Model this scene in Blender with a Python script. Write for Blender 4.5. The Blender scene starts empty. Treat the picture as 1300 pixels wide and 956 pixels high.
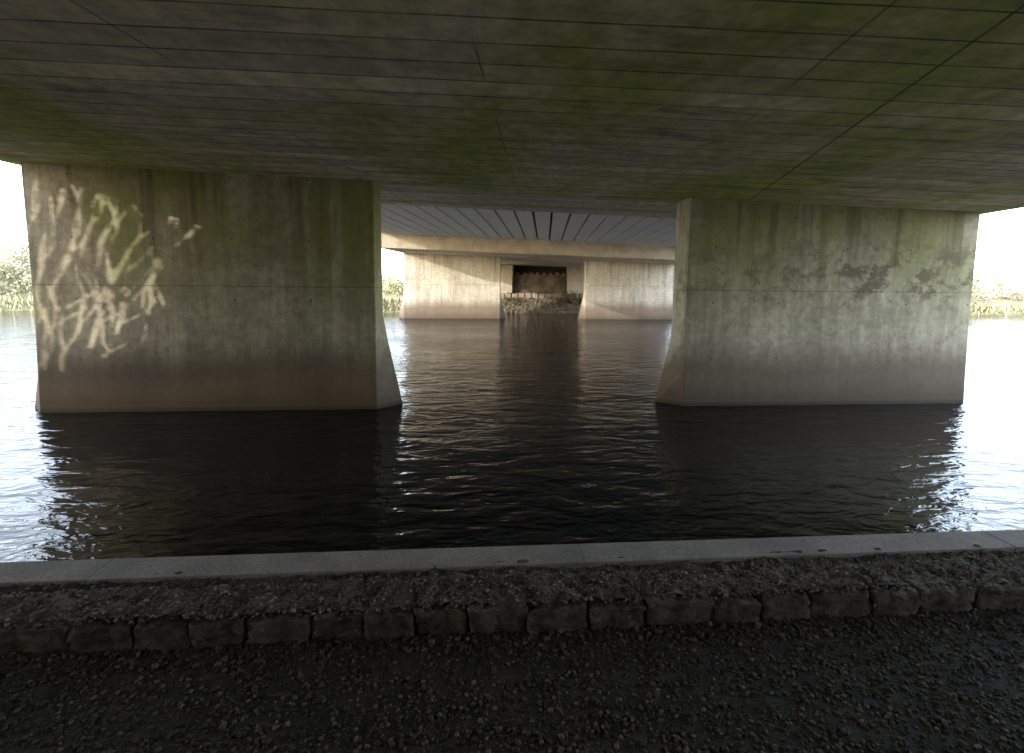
import bpy, bmesh, math, random
import numpy as np
from mathutils import Vector, Matrix, noise as mn
random.seed(7); rng=np.random.default_rng(7)
sc=bpy.context.scene
SK=0.145
AZ=math.radians(55); EL=math.radians(13.5)
SUN=Vector((-math.sin(AZ)*math.cos(EL),-math.cos(AZ)*math.cos(EL),math.sin(EL)))
def soff(x): return 3.835-0.0275*x
# ---------------------------------------------------------------- helpers
def link(o,parent=None):
    sc.collection.objects.link(o)
    if parent: o.parent=parent
    return o
def mesh(name,verts,faces,mat=None,parent=None,smooth=False):
    me=bpy.data.meshes.new(name); me.from_pydata([tuple(v) for v in verts],[],[tuple(f) for f in faces]); me.update()
    if mat: me.materials.append(mat)
    if smooth: me.polygons.foreach_set('use_smooth',[True]*len(me.polygons))
    return link(bpy.data.objects.new(name,me),parent)
class G:
    def __init__(s): s.v=[];s.f=[]
    def add(s,v,f):
        b=len(s.v); s.v+=[tuple(p) for p in v]; s.f+=[tuple(i+b for i in q) for q in f]
    def box(s,x0,x1,y0,y1,z0,z1,sk=0.0):
        P=[]
        for z in (z0,z1):
            for (x,y) in ((x0,y0),(x1,y0),(x1,y1),(x0,y1)):
                xx=x+sk*(y-8); P.append((xx,y,z(xx) if callable(z) else z))
        s.add(P,[(3,2,1,0),(4,5,6,7),(0,1,5,4),(1,2,6,5),(2,3,7,6),(3,0,4,7)])
    def tube(s,pts,rads,n=7):
        pts=[Vector(p) for p in pts]; V=[];F=[]
        for i,p in enumerate(pts):
            d=(pts[min(i+1,len(pts)-1)]-pts[max(i-1,0)]).normalized()
            a=d.orthogonal().normalized(); b=d.cross(a)
            for k in range(n):
                t=2*math.pi*k/n; V.append(p+(a*math.cos(t)+b*math.sin(t))*rads[i])
        for i in range(len(pts)-1):
            for k in range(n):
                F.append((i*n+k,i*n+(k+1)%n,(i+1)*n+(k+1)%n,(i+1)*n+k))
        s.add(V,F)
    def obj(s,name,mat=None,parent=None,smooth=False): return mesh(name,s.v,s.f,mat,parent,smooth)
def empty(name,loc=(0,0,0)):
    o=bpy.data.objects.new(name,None); return link(o)

class M:
    def __init__(s,name):
        s.m=bpy.data.materials.new(name); s.m.use_nodes=True; s.nt=s.m.node_tree
        s.b=s.nt.nodes['Principled BSDF']; s.co=s.nt.nodes.new('ShaderNodeTexCoord').outputs['Object']
        sp=s.n('ShaderNodeSeparateXYZ'); s.l(s.co,sp.inputs[0]); s.x,s.y,s.z=sp.outputs
    def n(s,t): return s.nt.nodes.new(t)
    def l(s,a,b): s.nt.links.new(a,b)
    def put(s,v,sock):
        if isinstance(v,bpy.types.NodeSocket): s.l(v,sock)
        elif isinstance(v,tuple) and len(v)==3 and sock.type=='RGBA': sock.default_value=(*v,1)
        else: sock.default_value=v
    def math(s,op,a,b=0.0,c=0.0,clamp=False):
        n=s.n('ShaderNodeMath'); n.operation=op; n.use_clamp=clamp
        s.put(a,n.inputs[0]); s.put(b,n.inputs[1]); s.put(c,n.inputs[2]); return n.outputs[0]
    def mul(s,a,b): return s.math('MULTIPLY',a,b)
    def add(s,a,b): return s.math('ADD',a,b)
    def ramp(s,v,a,b,c=0.0,d=1.0):
        n=s.n('ShaderNodeMapRange'); n.interpolation_type='SMOOTHSTEP'
        s.put(v,n.inputs[0])
        for i,q in enumerate((a,b,c,d)): n.inputs[i+1].default_value=q
        return n.outputs[0]
    def map(s,scale=(1,1,1),rot=(0,0,0),loc=(0,0,0)):
        n=s.n('ShaderNodeMapping'); s.l(s.co,n.inputs[0]); n.inputs['Scale'].default_value=scale
        n.inputs['Rotation'].default_value=rot; n.inputs['Location'].default_value=loc; return n.outputs[0]
    def noise(s,scale,detail=3,rough=.55,co=None,dist=0.0):
        n=s.n('ShaderNodeTexNoise'); s.l(co or s.co,n.inputs['Vector']); n.inputs['Scale'].default_value=scale
        n.inputs['Detail'].default_value=detail; n.inputs['Roughness'].default_value=rough; n.inputs['Distortion'].default_value=dist
        return n.outputs['Fac']
    def mix(s,f,a,b,mode='MIX'):
        n=s.n('ShaderNodeMix'); n.data_type='RGBA'; n.blend_type=mode
        s.put(f,n.inputs[0]); s.put(a,n.inputs[6]); s.put(b,n.inputs[7]); return n.outputs[2]
    def shade(s,col,v):
        n=s.n('ShaderNodeVectorMath'); n.operation='SCALE'; s.put(col,n.inputs[0]); s.put(v,n.inputs[3]); return n.outputs[0]
    def line(s,v,period,off,w,soft):
        t=s.math('PINGPONG',s.add(v,off),period/2)
        return s.ramp(t,w,w+soft,1.0,0.0)
    def fin(s,col,rough=.85,h=None,bs=.4,bd=.02,spec=.3):
        s.put(col,s.b.inputs['Base Color']); s.put(rough,s.b.inputs['Roughness']); s.b.inputs['Specular IOR Level'].default_value=spec
        if h is not None:
            n=s.n('ShaderNodeBump'); n.inputs['Strength'].default_value=bs; n.inputs['Distance'].default_value=bd
            s.l(h,n.inputs['Height']); s.l(n.outputs[0],s.b.inputs['Normal'])
        return s.m
def pier_mat(name,patch,greenk,seed,gx=None,px=None,base=((.50,.45,.335),(.37,.33,.24))):
    m=M(name); off=(seed*3.1,seed*1.7,seed)
    c=m.mix(m.ramp(m.noise(.7,4,.6,m.map(loc=off)),.3,.7),base[0],base[1])
    st=m.noise(1,4,.65,m.map(scale=(5,5,.35),loc=off))
    c=m.shade(c,m.ramp(st,.3,.75,1.1,.72))
    fine=m.noise(9,5,.7)
    c=m.shade(c,m.ramp(fine,.3,.7,.78,1.17))
    g=m.mul(m.ramp(m.noise(.55,4,.6,m.map(scale=(1,1,.6),loc=(off[1],0,2))),.38,.62),m.ramp(m.z,1.0,3.2))
    if gx is not None: g=m.math('MAXIMUM',g,m.mul(m.mul(m.ramp(m.x,gx-1.3,gx+.4),m.ramp(st,.25,.55)),m.ramp(m.z,.9,2.8)))
    c=m.mix(m.mul(g,greenk),c,(.24,.25,.06))
    rs=m.mul(m.ramp(m.noise(1,3,.6,m.map(scale=(2.6,2.6,.12),loc=(off[0],2,0))),.54,.66),m.ramp(m.z,1.7,3.5))
    c=m.mix(m.mul(rs,.55),c,(.12,.10,.06))
    bell=m.mul(m.ramp(m.z,1.5,2.2),m.ramp(m.z,2.5,3.4,1,0))
    pm=m.mul(m.ramp(m.noise(2.0,5,.75,m.map(scale=(1,1,1.3),loc=off)),.47,.59),bell)
    if px is not None: pm=m.mul(pm,m.ramp(m.x,px,px+2.0,.6,1.0))
    c=m.mix(m.mul(pm,patch),c,(.135,.11,.07))
    pm2=m.ramp(m.noise(4,5,.75,m.map(loc=(9,off[0],1))),.57,.70)
    c=m.mix(m.mul(pm2,.45),c,(.13,.11,.075))
    hj=m.line(m.z,1.95,-.16,.004,.008); vj=m.line(m.x,2.75,1.35+seed,.003,.007)
    hb=m.line(m.z,.65,-.16,.0015,.006)
    j=m.math('MAXIMUM',m.math('MAXIMUM',m.mul(hj,.6),m.mul(vj,.45)),m.mul(hb,.22))
    c=m.mix(m.mul(j,m.ramp(st,.3,.6,.4,1)),c,(.09,.075,.055))
    dx=m.math('PINGPONG',m.add(m.x,seed*.37),.62); dz=m.math('PINGPONG',m.add(m.z,.12),.5)
    d=m.math('SQRT',m.add(m.mul(dx,dx),m.mul(dz,dz)))
    hole=m.ramp(d,.012,.022,1,0)
    c=m.mix(m.mul(hole,.75),c,(.07,.06,.045))
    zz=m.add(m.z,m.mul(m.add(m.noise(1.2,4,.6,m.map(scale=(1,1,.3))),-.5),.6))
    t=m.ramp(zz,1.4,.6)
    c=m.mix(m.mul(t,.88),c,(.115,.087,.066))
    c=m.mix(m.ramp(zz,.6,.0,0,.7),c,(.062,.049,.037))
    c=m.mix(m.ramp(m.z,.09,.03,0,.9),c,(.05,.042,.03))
    h=m.add(m.mul(fine,.5),m.add(m.mul(j,-.5),m.mul(hole,-1.0)))
    return m.fin(c,.88,h,.35,.015)
def soffit_mat(name,a,b,greenk,dk):
    m=M(name)
    wv=m.n('ShaderNodeVectorMath'); wv.operation='ADD'
    co=m.map(rot=(0,0,math.radians(3.0)),loc=(17,0,0))
    wn=m.n('ShaderNodeTexNoise'); m.l(m.co,wn.inputs['Vector']); wn.inputs['Scale'].default_value=.8
    ws=m.n('ShaderNodeVectorMath'); ws.operation='SCALE'; m.l(wn.outputs['Color'],ws.inputs[0]); ws.inputs[3].default_value=.04
    m.l(co,wv.inputs[0]); m.l(ws.outputs[0],wv.inputs[1]); co=wv.outputs[0]
    bt=m.n('ShaderNodeTexBrick'); bt.offset=.43; bt.squash=1
    m.l(co,bt.inputs['Vector']); bt.inputs['Scale'].default_value=1
    for k,v in (('Brick Width',60),('Row Height',.30),('Mortar Size',.011),('Mortar Smooth',.6),('Bias',0.0)): bt.inputs[k].default_value=v
    bt.inputs['Color1'].default_value=(.80,.80,.80,1); bt.inputs['Color2'].default_value=(1.17,1.17,1.17,1); bt.inputs['Mortar'].default_value=(.8,.8,.8,1)
    c=m.mix(m.ramp(m.noise(.35,4,.6,m.map(loc=(4,1,0))),.35,.65),a,b)
    c=m.mix(1.0,c,bt.outputs['Color'],'MULTIPLY')
    st=m.noise(1,5,.68,m.map(scale=(.5,3.2,1),rot=(0,0,math.radians(3)),loc=(2,0,0)))
    fine=m.noise(5,6,.72)
    g=m.mul(m.ramp(m.noise(.30,5,.62,m.map(scale=(1,.45,1),loc=(7.3,3,0))),.40,.56),greenk)
    c=m.mix(g,c,(.42,.48,.10))
    c=m.mix(m.ramp(st,.52,.69,0,.6*dk),c,tuple(q*.25 for q in a))
    c=m.shade(c,m.ramp(fine,.3,.7,.74,1.2))
    lj=m.math('ABSOLUTE',m.add(m.add(m.x,m.mul(m.y,-.324)),-2.19))
    lj2=m.math('PINGPONG',m.add(m.add(m.x,m.mul(m.y,-.145)),5.4),1.22)
    j=m.math('MAXIMUM',m.mul(m.ramp(lj,.006,.02,1,0),.9),m.mul(m.mul(m.ramp(lj2,.004,.015,1,0),.7),m.ramp(m.noise(.9,3),.40,.58)))
    c=m.mix(m.mul(j,m.ramp(fine,.35,.6,.5,.9)),c,(.06,.048,.03))
    brm=m.mul(bt.outputs['Fac'],m.ramp(m.noise(1.1,4,.6),.34,.6,.45,1))
    c=m.mix(m.mul(brm,.92),c,(.06,.05,.03))
    h=m.add(m.mul(fine,.4),m.add(m.mul(bt.outputs['Fac'],-.6),m.mul(j,-1)))
    return m.fin(c,.85,h,.5,.02)
def plain(name,a,b,scale=3,rough=.85,bs=.4,bd=.02,scale2=30):
    m=M(name); c=m.mix(m.ramp(m.noise(scale,5,.65),.35,.65),a,b); f=m.noise(scale2,4,.7)
    c=m.shade(c,m.ramp(f,.3,.7,.75,1.2))
    return m.fin(c,rough,f,bs,bd)
def leafmat(name,a,b):
    m=M(name); g=m.n('ShaderNodeNewGeometry')
    r=g.outputs['Random Per Island']
    c=m.mix(r,a,b); c=m.shade(c,m.ramp(m.noise(.5,3),.3,.7,.65,1.25))
    return m.fin(c,.6,spec=.2)
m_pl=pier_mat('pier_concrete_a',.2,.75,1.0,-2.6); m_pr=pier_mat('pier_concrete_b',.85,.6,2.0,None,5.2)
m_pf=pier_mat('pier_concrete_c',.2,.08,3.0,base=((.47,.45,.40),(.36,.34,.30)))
m_sof=soffit_mat('soffit_concrete',(.84,.74,.56),(.72,.62,.45),.85,1)
m_sof2=soffit_mat('soffit_concrete_pale',(.76,.68,.56),(.64,.56,.44),.1,.5)
m_beam=plain('beam_concrete',(.88,.88,.88),(.82,.82,.81),1.2)
m_conc=plain('coping_concrete',(.27,.24,.225),(.20,.18,.17),2.5,.85,.3,.006,60)
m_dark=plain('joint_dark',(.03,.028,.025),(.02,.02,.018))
m_fascia=plain('fascia_concrete',(.42,.39,.33),(.32,.29,.24),1.5)
m_abut=plain('abutment_concrete',(.62,.57,.48),(.52,.47,.38),1.5)

# ---------------------------------------------------------------- bridge
br=empty('concrete_bridge')
top=lambda x: soff(x)+1.5
YE=10.3; YB=24.0
def deck(name,y0,y1,bot,mat,x0=-7.5,x1=9.4):
    g=G(); g.box(x0,x1,y0,y1,bot,top,SK); return g.obj(name,mat,br)
deck('near_deck',-6.0,8.35,soff,m_sof)
deck('near_cantilever',8.352,YE,lambda x:soff(x)+.004,m_sof2)
deck('far_deck',YB,40.5,soff,m_sof2)
g=G(); g.box(-7.48,9.38,YB-.06,YB-.002,lambda q:soff(q)-.003,lambda q:soff(q)+.715,SK); g.obj('far_deck_end_face',m_fascia,br)
g=G(); x=-7.3; sp=.62
while x<9.2:
    g.box(x,x+sp-.085,YE+.01,YB-.065,lambda q:soff(q)+.72,lambda q:soff(q)+1.2,SK); x+=sp
g.obj('suspended_span_beams',m_beam,br)
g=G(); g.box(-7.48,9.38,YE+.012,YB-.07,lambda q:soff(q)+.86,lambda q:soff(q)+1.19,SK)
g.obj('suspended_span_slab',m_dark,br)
g=G(); g.box(-7.5,9.4,YE+.02,YB-.02,lambda q:soff(q)+1.202,top,SK); g.obj('suspended_span_topping',m_fascia,br)
g=G()
for xa,xb in ((-7.75,-7.502),(9.402,9.65)): g.box(xa,xb,-6,40.5,lambda q:soff(q)+.85,lambda q:soff(q)+2.6,SK)
g.obj('parapets',m_fascia,br)

def pier(x0,x1,y,mat):
    th=.6
    def ring(z,pr,bat):
        return [(x0,y-bat,z),(x1,y-bat,z),(x1+pr,y+.3,z),(x1,y+th+bat,z),(x0,y+th+bat,z),(x0-pr,y+.3,z)]
    rows=[(-1.6,.75,.1),(0,.40,.05),(.6,.27,.03),(1.2,.14,.012),(1.65,.06,0),(1.95,.05,0)]
    V=[];F=[]
    for z,p,b in rows: V+=ring(z,p,b)
    V+=[(q[0],q[1],soff(q[0])+.02) for q in ring(0,.05,0)]
    nr=len(rows)+1
    for i in range(nr-1):
        for k in range(6): F.append((i*6+k,i*6+(k+1)%6,(i+1)*6+(k+1)%6,(i+1)*6+k))
    F.append(tuple(range((nr-1)*6,nr*6)))
    o=mesh('bridge_pier',V,F,mat)
    bv=o.modifiers.new('bevel','BEVEL'); bv.width=.015; bv.segments=2; bv.limit_method='ANGLE'; bv.angle_limit=math.radians(25)
    return o
pier(-7.25,-1.78,7.95,m_pl); pier(3.72,9.25,7.95,m_pr)
pier(-4.55,1.25,28,m_pf); pier(6.6,12.2,28,m_pf)

g=G(); g.box(-10,12,-6.3,-3.2,-.5,lambda q:soff(q)-.01,SK); g.obj('bridge_abutment',m_abut)
ab=empty('bridge_abutment.001')
m_brick=plain('abutment_wall_brown',(.13,.11,.09),(.06,.05,.04),1.0)
m_yel=plain('bearing_pad',(.20,.18,.14),(.15,.13,.10))
g=G(); g.box(-9,-1.6,37.6,42,0,lambda q:soff(q)-.01,SK); g.box(3.0,12,37.6,42,0,lambda q:soff(q)-.01,SK); g.obj('side_walls',m_fascia,ab)
g=G(); g.box(-1.59,2.99,38.2,41,0,2.95,SK); g.obj('wall',m_brick,ab)
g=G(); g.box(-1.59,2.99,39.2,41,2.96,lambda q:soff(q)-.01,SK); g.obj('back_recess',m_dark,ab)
g=G()
for i in range(8): g.box(-1.35+i*.56,-1.0+i*.56+random.uniform(-.08,.05),38.5,39.0,2.96,3.14+random.uniform(-.03,.03),SK)
g.obj('bearing_pads',m_yel,ab)

# ---------------------------------------------------------------- ground (one sheet with the river channel)
prof=[(-600,.6),(-60,.6),(-8,.5),(-3,.19),(2.44,.19),(2.9,.19),(2.95,-1.6),(33,-1.7),(34.2,0.02),(35.2,.55),(36.2,1.0),(37.5,1.35),(39,1.5),(60,1.7),(200,2.0),(900,2.0)]
xs=[-900,-300,-120,-60,-40,-30,-20,-12,-6,0,3,6,9,13,20,30,40,60,120,300,900]
V=[];F=[]
for (y,z) in prof:
    for x in xs: V.append((x,y,z))
nx=len(xs)
for j in range(len(prof)-1):
    for i in range(nx-1): F.append((j*nx+i,j*nx+i+1,(j+1)*nx+i+1,(j+1)*nx+i))
mg=M('grass_ground'); c=mg.mix(mg.ramp(mg.noise(.6,5,.7),.3,.7),(.17,.18,.09),(.27,.24,.15))
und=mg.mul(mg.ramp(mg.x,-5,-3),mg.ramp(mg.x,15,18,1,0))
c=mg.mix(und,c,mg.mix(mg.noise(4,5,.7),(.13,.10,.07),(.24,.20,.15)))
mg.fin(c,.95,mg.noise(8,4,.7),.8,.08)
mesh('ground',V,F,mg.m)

# water
mw=M('river_water')
w1=mw.noise(1.0,3,.5,mw.map(scale=(1.6,3.7,1),rot=(0,0,.12)),.5)
w2=mw.noise(1.0,3,.5,mw.map(scale=(7,14,1),rot=(0,0,-.2)),.3)
w3=mw.noise(1.0,1,.5,mw.map(scale=(.45,.8,1)))
calm=mw.mul(mw.ramp(mw.noise(.22,1,.5),.35,.65,.3,1.2),mw.ramp(mw.y,5,14,.8,1.5))
hh=mw.add(mw.mul(w1,.78),mw.add(mw.mul(mw.mul(w2,.26),calm),mw.mul(w3,.6)))
mw.fin((.004,.0042,.0048),.02,hh,.42,.12,.5); mw.b.inputs['IOR'].default_value=1.32
mesh('river',[(-900,2.96,0),(900,2.96,0),(900,34.6,0),(-900,34.6,0)],[(0,1,2,3)],mw.m)

# ---------------------------------------------------------------- near bank
def grid(name,x0,x1,y0,y1,dx,dy,zf,mat):
    nx=int((x1-x0)/dx)+1; ny=int(round((y1-y0)/dy))+1
    X=np.linspace(x0,x1,nx); Y=np.linspace(y0,y1,ny)
    V=[(x,y,zf(x,y)) for y in Y for x in X]
    F=[(j*nx+i,j*nx+i+1,(j+1)*nx+i+1,(j+1)*nx+i) for j in range(ny-1) for i in range(nx-1)]
    return mesh(name,V,F,mat,smooth=True)
def zpath(x,y): return .222+.010*mn.noise((x*1.3,y*1.3,0))+.006*mn.noise((x*9,y*9,3))+.004*mn.noise((x*25,y*25,3))
def zledge(x,y): return .366+.024*mn.noise((x*2.2,y*5,1))+.020*mn.noise((x*12,y*12,2))+.012*mn.noise((x*33,y*33,5))-.03*math.exp(-((y-2.76)/.05)**2)
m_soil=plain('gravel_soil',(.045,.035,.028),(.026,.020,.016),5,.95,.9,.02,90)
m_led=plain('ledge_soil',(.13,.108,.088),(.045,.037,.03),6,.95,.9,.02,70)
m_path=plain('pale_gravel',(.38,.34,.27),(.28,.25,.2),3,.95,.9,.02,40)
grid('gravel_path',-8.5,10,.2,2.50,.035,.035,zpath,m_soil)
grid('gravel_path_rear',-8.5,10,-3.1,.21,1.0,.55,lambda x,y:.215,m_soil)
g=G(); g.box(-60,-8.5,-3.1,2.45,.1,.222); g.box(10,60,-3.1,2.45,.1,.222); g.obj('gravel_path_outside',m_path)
grid('dirt_verge',-9,10,2.455,2.84,.022,.022,zledge,m_led)
g=G(); x=-61.3
while x<60:
    L=3.1; g.box(x,x+L-.0012,2.80,3.02,-1.5,.372); x+=L
o=g.obj('concrete_coping',m_conc); bv=o.modifiers.new('b','BEVEL'); bv.width=.006; bv.segments=2
m_st=plain('kerb_stone',(.125,.102,.082),(.055,.045,.036),7,.92,.9,.02,50)
bmS=bmesh.new(); x=-9.0
while x<10:
    L=random.uniform(.27,.40); b=bmesh.new(); bmesh.ops.create_cube(b,size=1)
    bmesh.ops.subdivide_edges(b,edges=b.edges[:],cuts=11,use_grid_fill=True)
    s=random.random()*100; yo=random.uniform(-.010,.010); zo=random.uniform(-.016,.006); rz=random.uniform(-.03,.03)
    for v in b.verts:
        p=v.co*2
        q=Vector((max(-.93,min(.93,p.x)),max(-.84,min(.84,p.y)),max(-.84,min(.84,p.z))))
        d=p-q
        if d.length>0:
            lim=Vector((.07,.16,.16)); dd=Vector((d.x/lim.x,d.y/lim.y,d.z/lim.z))
            if dd.length>1: dd.normalize()
            d=Vector((dd.x*lim.x,dd.y*lim.y,dd.z*lim.z))
        p=q+d
        w=Vector((p.x*(L-.014)/2,p.y*.075,p.z*.075))
        k=mn.noise_vector((w*9)+Vector((s,0,0)))*.016+mn.noise_vector((w*28)+Vector((s,5,0)))*.014+mn.noise_vector((w*70)+Vector((s,5,3)))*.010
        w+=k; w=Matrix.Rotation(rz,3,'Z')@w
        v.co=w+Vector((x+L/2,2.480+yo,.284+zo))
    me=bpy.data.meshes.new('t'); b.to_mesh(me); b.free(); bmS.from_mesh(me); bpy.data.meshes.remove(me); x+=L
me=bpy.data.meshes.new('stone_kerb'); bmS.to_mesh(me); bmS.free(); me.materials.append(m_st)
me.polygons.foreach_set('use_smooth',[True]*len(me.polygons)); link(bpy.data.objects.new('stone_kerb',me))
t=(1+5**.5)/2
ICO=np.array([(-1,t,0),(1,t,0),(-1,-t,0),(1,-t,0),(0,-1,t),(0,1,t),(0,-1,-t),(0,1,-t),(t,0,-1),(t,0,1),(-t,0,-1),(-t,0,1)])/1.9
ICF=np.array([(0,11,5),(0,5,1),(0,1,7),(0,7,10),(0,10,11),(1,5,9),(5,11,4),(11,10,2),(10,7,6),(7,1,8),(3,9,4),(3,4,2),(3,2,6),(3,6,8),(3,8,9),(4,9,5),(2,4,11),(6,2,10),(8,6,7),(9,8,1)])
def rocks(name,P,S,mat):
    n=len(P); A=rng.uniform(0,2*np.pi,n); V=ICO[None]*(1+rng.uniform(-.28,.28,(n,12,1)))
    V=V*np.stack([rng.uniform(.7,1.3,n),rng.uniform(.7,1.2,n),rng.uniform(.45,.85,n)],1)[:,None,:]*S[:,None,None]
    c,s=np.cos(A)[:,None],np.sin(A)[:,None]; X=V[:,:,0]*c-V[:,:,1]*s; Y=V[:,:,0]*s+V[:,:,1]*c
    V=np.stack([X,Y,V[:,:,2]],2)+P[:,None,:]
    F=(ICF[None]+(np.arange(n)*12)[:,None,None]).reshape(-1,3)
    me=bpy.data.meshes.new(name); me.vertices.add(n*12); me.vertices.foreach_set('co',V.reshape(-1))
    me.loops.add(len(F)*3); me.loops.foreach_set('vertex_index',F.reshape(-1).astype(np.int32))
    me.polygons.add(len(F)); me.polygons.foreach_set('loop_start',np.arange(0,len(F)*3,3,dtype=np.int32)); me.update(); me.validate()
    me.materials.append(mat); return link(bpy.data.objects.new(name,me))
def peb_mat(name,a,b,pw=2.2):
    m=M(name); r=m.n('ShaderNodeNewGeometry').outputs['Random Per Island']
    return m.fin(m.mix(m.math('POWER',r,pw),a,b),.85)
P=[];S=[]
for i in range(40000):
    if i<31000: x=random.uniform(-3.6,4.0)
    else: x=random.uniform(-8.5,9.5)
    y=random.uniform(1.2,2.44); s=.003+.010*random.random()**3.0
    if y>2.25 and random.random()<.3: s*=1.5
    P.append((x,y,zpath(x,y)+s*.3)); S.append(s)
rocks('path_gravel',np.array(P),np.array(S),peb_mat('pebbles',(.030,.024,.019),(.115,.095,.077),2.8))
P=[];S=[]
for i in range(15000):
    x=random.uniform(-5,5.5); y=random.uniform(2.42,2.80); s=.003+.009*random.random()**3
    P.append((x,y,zledge(x,y)+s*.25)); S.append(s)
rocks('verge_gravel',np.array(P),np.array(S),peb_mat('verge_peb',(.065,.053,.042),(.21,.18,.145)))

P=[];S=[]
for i in range(3500):
    x=random.uniform(-3.5,16); y=random.uniform(33.7,38.1); z=np.interp(y,[p[0] for p in prof],[p[1] for p in prof])
    P.append((x,y,z+.01)); S.append(.04+.12*random.random()**2.5)
rocks('bank_rubble',np.array(P),np.array(S),peb_mat('rubble',(.08,.064,.05),(.22,.185,.14)))
g=G(); x=1.5
while x<9.5:
    g.box(x,x+.46,36.35,36.65,.8,1.42+random.uniform(-.04,.04)); x+=.55
o=g.obj('stone_edging',plain('edging_stone',(.32,.28,.23),(.22,.19,.15))); bv=o.modifiers.new('b','BEVEL'); bv.width=.05; bv.segments=2

# ---------------------------------------------------------------- vegetation
def leaves(name,C,size,mat,parent=None,droop=False):
    C=np.asarray(C); n=len(C); S=size*rng.uniform(.6,1.4,(n,1))
    a=rng.normal(size=(n,3)); a/=np.linalg.norm(a,axis=1)[:,None]
    if droop: a=np.array([0,0,1.0])+a*.45; a/=np.linalg.norm(a,axis=1)[:,None]
    b=np.cross(a,rng.normal(size=(n,3))); b/=np.linalg.norm(b,axis=1)[:,None]
    w=.28 if droop else .5
    V=np.stack([C-a*S,C+b*S*w,C+a*S,C-b*S*w],1).reshape(-1,3)
    me=bpy.data.meshes.new(name); me.vertices.add(n*4); me.vertices.foreach_set('co',V.reshape(-1))
    me.loops.add(n*4); me.loops.foreach_set('vertex_index',np.arange(n*4,dtype=np.int32))
    me.polygons.add(n); me.polygons.foreach_set('loop_start',np.arange(0,n*4,4,dtype=np.int32)); me.update(); me.validate()
    me.materials.append(mat); return link(bpy.data.objects.new(name,me),parent)
m_bark=plain('bark',(.11,.085,.06),(.06,.045,.03),4)
lf=[leafmat('leaf_yellowgreen_hazed',(.32,.35,.20),(.52,.48,.30)),leafmat('leaf_green',(.05,.085,.02),(.12,.15,.04)),leafmat('leaf_olive_hazed',(.36,.33,.23),(.54,.49,.36))]  # yellow-green and olive far-bank leaves paled, haze put into their colour
def clumpcloud(cx,cy,cz,rx,ry,rz,nc,npc,cr):
    pts=[]
    for i in range(nc):
        while True:
            p=rng.uniform(-1,1,3)
            r=np.linalg.norm(p)
            if .35<r<1: break
        c=np.array([cx+p[0]*rx,cy+p[1]*ry,cz+p[2]*rz]); s=cr*rng.uniform(.6,1.3)
        pts.append(c+rng.normal(size=(npc,3))*s*np.array([.5,.5,.38]))
    return np.concatenate(pts)
def tree(x,y,z0,h,r,mat,nc=55):
    e=empty('bank_tree'); g=G()
    g.tube([(x,y,z0-.2),(x+.1,y,z0+h*.3),(x+.2,y+.1,z0+h*.6),(x+.1,y,z0+h*.9)],[.25,.2,.12,.03])
    for i in range(9):
        a=i*2.4; hh=z0+h*random.uniform(.25,.65); q=r*random.uniform(.6,.95)
        g.tube([(x+.1,y,hh),(x+math.cos(a)*q*.5,y+math.sin(a)*q*.5,hh+h*.12),(x+math.cos(a)*q,y+math.sin(a)*q,hh+h*.28)],[.09,.06,.02],5)
    g.obj('trunk_and_limbs',m_bark,e,True)
    leaves('crown',clumpcloud(x,y,z0+h*.62,r,r,h*.4,nc,130,r*.32),.13,mat,e)
for (x,y,h,r,k) in ((-60,46,7,4,0),(62,43,7,3.5,2),(-27,50,7,3,0),(30,52,7,3.5,2)):
    tree(x,y,1.4,h,r,lf[k])
pts=[];pts2=[]
for i in range(130):
    x=random.uniform(-75,80)
    if -6.5<x<17: continue
    y=random.uniform(36.0,42); s=random.uniform(.9,2.2)
    if x<-25: s*=1.45
    (pts if i%2 else pts2).append(clumpcloud(x,y,.6+s*.6,s*1.5,s*1.1,s*.95,14,110,.8))
leaves('bank_bushes',np.concatenate(pts),.13,lf[0]); leaves('bank_bushes.001',np.concatenate(pts2),.13,lf[2])
pts=[]
for i in range(24000):
    x=random.uniform(-70,75)
    if -4.3<x<17: continue
    pts.append((x,random.uniform(34.0,36),random.uniform(.1,.9)))
leaves('reeds',pts,.22,leafmat('reed',(.28,.29,.16),(.45,.40,.27)),droop=True)
leaves('scrub_bush',np.concatenate([clumpcloud(7.3,35.4,1.0,.9,.5,.45,12,70,.4),clumpcloud(2.4,35.4,.8,.5,.5,.3,5,60,.4)]),.07,leafmat('scrub_leaf',(.09,.07,.045),(.17,.14,.07)))
pts=[clumpcloud(random.uniform(-15.5,-11.5),random.uniform(-8.5,-2.2),random.uniform(.8,2.9),1.5,1.2,1.3,9,240,.9) for i in range(24)]
pts+=[clumpcloud(random.uniform(-14.5,-12),random.uniform(-7,-1.2),random.uniform(3.2,5.0),1.3,1.1,1.2,9,240,.9) for i in range(18)]
leaves('light_block_hedge',np.concatenate(pts),.17,lf[1])  # added out-of-frame leaf mass keeping sun off the path and right pier
pts=[clumpcloud(random.uniform(13,17),random.uniform(-8.0,-1),random.uniform(.8,2.2),1.5,1.3,1.3,9,160,.9) for i in range(9)]
leaves('light_block_hedge.001',np.concatenate(pts),.17,lf[1])  # added out of view on the right to darken the ground

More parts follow.
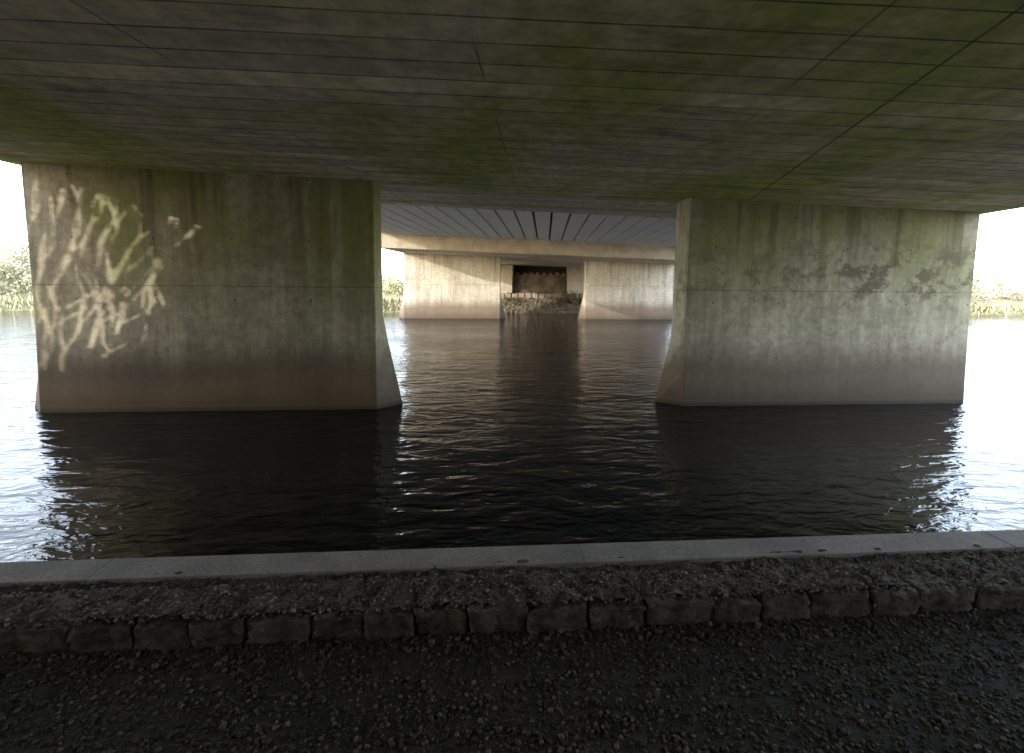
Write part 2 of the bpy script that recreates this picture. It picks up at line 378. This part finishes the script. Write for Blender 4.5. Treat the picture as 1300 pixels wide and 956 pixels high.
# added unseen willow as a light gobo: leaves are left out along curves
# so the sun draws caustic-like streaks on the first pier
e=empty('caustic_gobo_willow')
n=330000
X=rng.uniform(-8.6,-2.6,n); Z=rng.uniform(-.4,4.3,n); D=4.4+1.3*np.clip(X+5.2,0,9)+rng.normal(0,.22,n)
hit=np.zeros(n,bool)
cr=[]
for i in range(15):
    t_=i/14; cr.append((-7.3+3.3*t_+rng.uniform(-.10,.10),-7.6+1.7*t_+rng.uniform(-.12,.12),rng.uniform(1.2,1.7),1))
for i in range(5):
    t_=i/4; cr.append((-7.6+2.2*t_+rng.uniform(-.15,.15),-7.2+2.2*t_+rng.uniform(-.2,.2),rng.uniform(.7,1.2),.75))
for (xt,xb,pw,ws_) in cr:
    zz=np.clip((Z-.3)/3.5,0,1.2); ph=rng.uniform(0,6.28,4)
    cx=xb+(xt-xb)*zz**pw+.10*np.sin(Z*1.9+ph[0])+.06*np.sin(Z*4.2+ph[1])+.025*np.sin(Z*9.7+ph[2])
    slope=np.abs((xt-xb)/3.5*pw*np.clip(zz,.05,1.2)**(pw-1))+.25
    wd=ws_*(.022+.024*np.clip(np.sin(Z*2.9+ph[3])+.1,0,1)**1.5+.006*np.sin(Z*7+ph[1]))*np.sqrt(1+slope**2)
    z0=rng.uniform(.1,.9)+max(0,xb+6.9)*.8 ; z1=rng.uniform(3.5,4.3); wd=np.where((Z<z0)|(Z>z1),0,wd)
    hit|=np.abs(X-cx)<wd
for i in range(9):
    zc=rng.uniform(1.0,3.5); xc=-7.3+rng.uniform(0,1.4)+.7*(zc-1.0)*rng.uniform(.2,1); ph=rng.uniform(0,6.28)
    cz=zc+.9*(X-xc)+.08*np.sin(X*5+ph); hit|=(np.abs(Z-cz)<.028)&(np.abs(X-xc)<rng.uniform(.2,.4))
x=X+SUN.x*D; y=7.95+SUN.y*D; z=Z+SUN.z*D
k=(~hit)&(x<-1.15*y-.3)
leaves('crown',np.stack([x,y,z],1)[k],.022,lf[1],e)  # gobo leaves, kept only outside the streak curves
n=35000
X=rng.uniform(-3.2,.6,n); Z=rng.uniform(-.4,4.3,n); D=rng.normal(8.2,.5,n)
x=X+SUN.x*D; y=7.95+SUN.y*D; z=Z+SUN.z*D; k=(x<-1.15*y-.5)
leaves('sun_block_leaves',np.stack([x,y,z],1)[k],.09,lf[1],e)  # added unseen leaf screen blocking sun beyond the streaks
g=G(); tb=Vector((-12.9,1.6,.1))
g.tube([tb,(-13,1.8,1.5),(-12.9,2.2,3.2),(-12.8,2.6,5.2),(-12.6,3.0,6.6)],[.34,.27,.18,.1,.04],9)
for i in range(6):
    s0=Vector((-12.9,2.2,3.2+i*.45)); en=Vector((random.uniform(-13.5,-9.5),random.uniform(3.5,5.4),random.uniform(5.2,5.8)))
    g.tube([s0,(s0+en)/2+Vector((0,0,.35)),en],[.05,.03,.012],6)
g.obj('trunk_and_limbs',m_bark,e,True)  # stem carrying the added gobo leaves

# ---------------------------------------------------------------- light
w=bpy.data.worlds.new('World'); sc.world=w; w.use_nodes=True; nt=w.node_tree
sky=nt.nodes.new('ShaderNodeTexSky'); sky.sky_type='NISHITA'; sky.sun_disc=False
sky.sun_elevation=EL; sky.sun_rotation=math.atan2(SUN.x,SUN.y); sky.dust_density=1.0
sc1=nt.nodes.new('ShaderNodeVectorMath'); sc1.operation='SCALE'; sc1.inputs[3].default_value=5.0; nt.links.new(sky.outputs[0],sc1.inputs[0])
ad=nt.nodes.new('ShaderNodeVectorMath'); ad.operation='ADD'; ad.inputs[1].default_value=(22,23.4,26.2); nt.links.new(sc1.outputs[0],ad.inputs[0])
bg=nt.nodes['Background']; bg.inputs[1].default_value=.15; nt.links.new(ad.outputs[0],bg.inputs[0])
L=bpy.data.lights.new('sun','SUN'); L.energy=5; L.angle=math.radians(.6); L.color=(1,.93,.82)
lo=link(bpy.data.objects.new('sun',L)); lo.rotation_euler=SUN.to_track_quat('Z','Y').to_euler()

# ---------------------------------------------------------------- camera
cam=bpy.data.cameras.new('camera'); cam.sensor_width=36; cam.lens=16.0; cam.shift_y=-.048; cam.clip_end=3000; cam.clip_start=.05
co=link(bpy.data.objects.new('camera',cam))
tt=math.radians(4.13); p=math.radians(5.5); ro=math.radians(.54)
f=Vector((math.sin(tt)*math.cos(p),math.cos(tt)*math.cos(p),-math.sin(p))); r0=Vector((math.cos(tt),-math.sin(tt),0)); u0=r0.cross(f)
r=r0*math.cos(ro)+u0*math.sin(ro); u=r.cross(f)
mt=Matrix((r,u,-f)).transposed().to_4x4(); mt.translation=Vector((0,0,2.2)); co.matrix_world=mt
sc.camera=co
sc.view_settings.view_transform='Standard'; sc.view_settings.look='None'; sc.view_settings.exposure=0
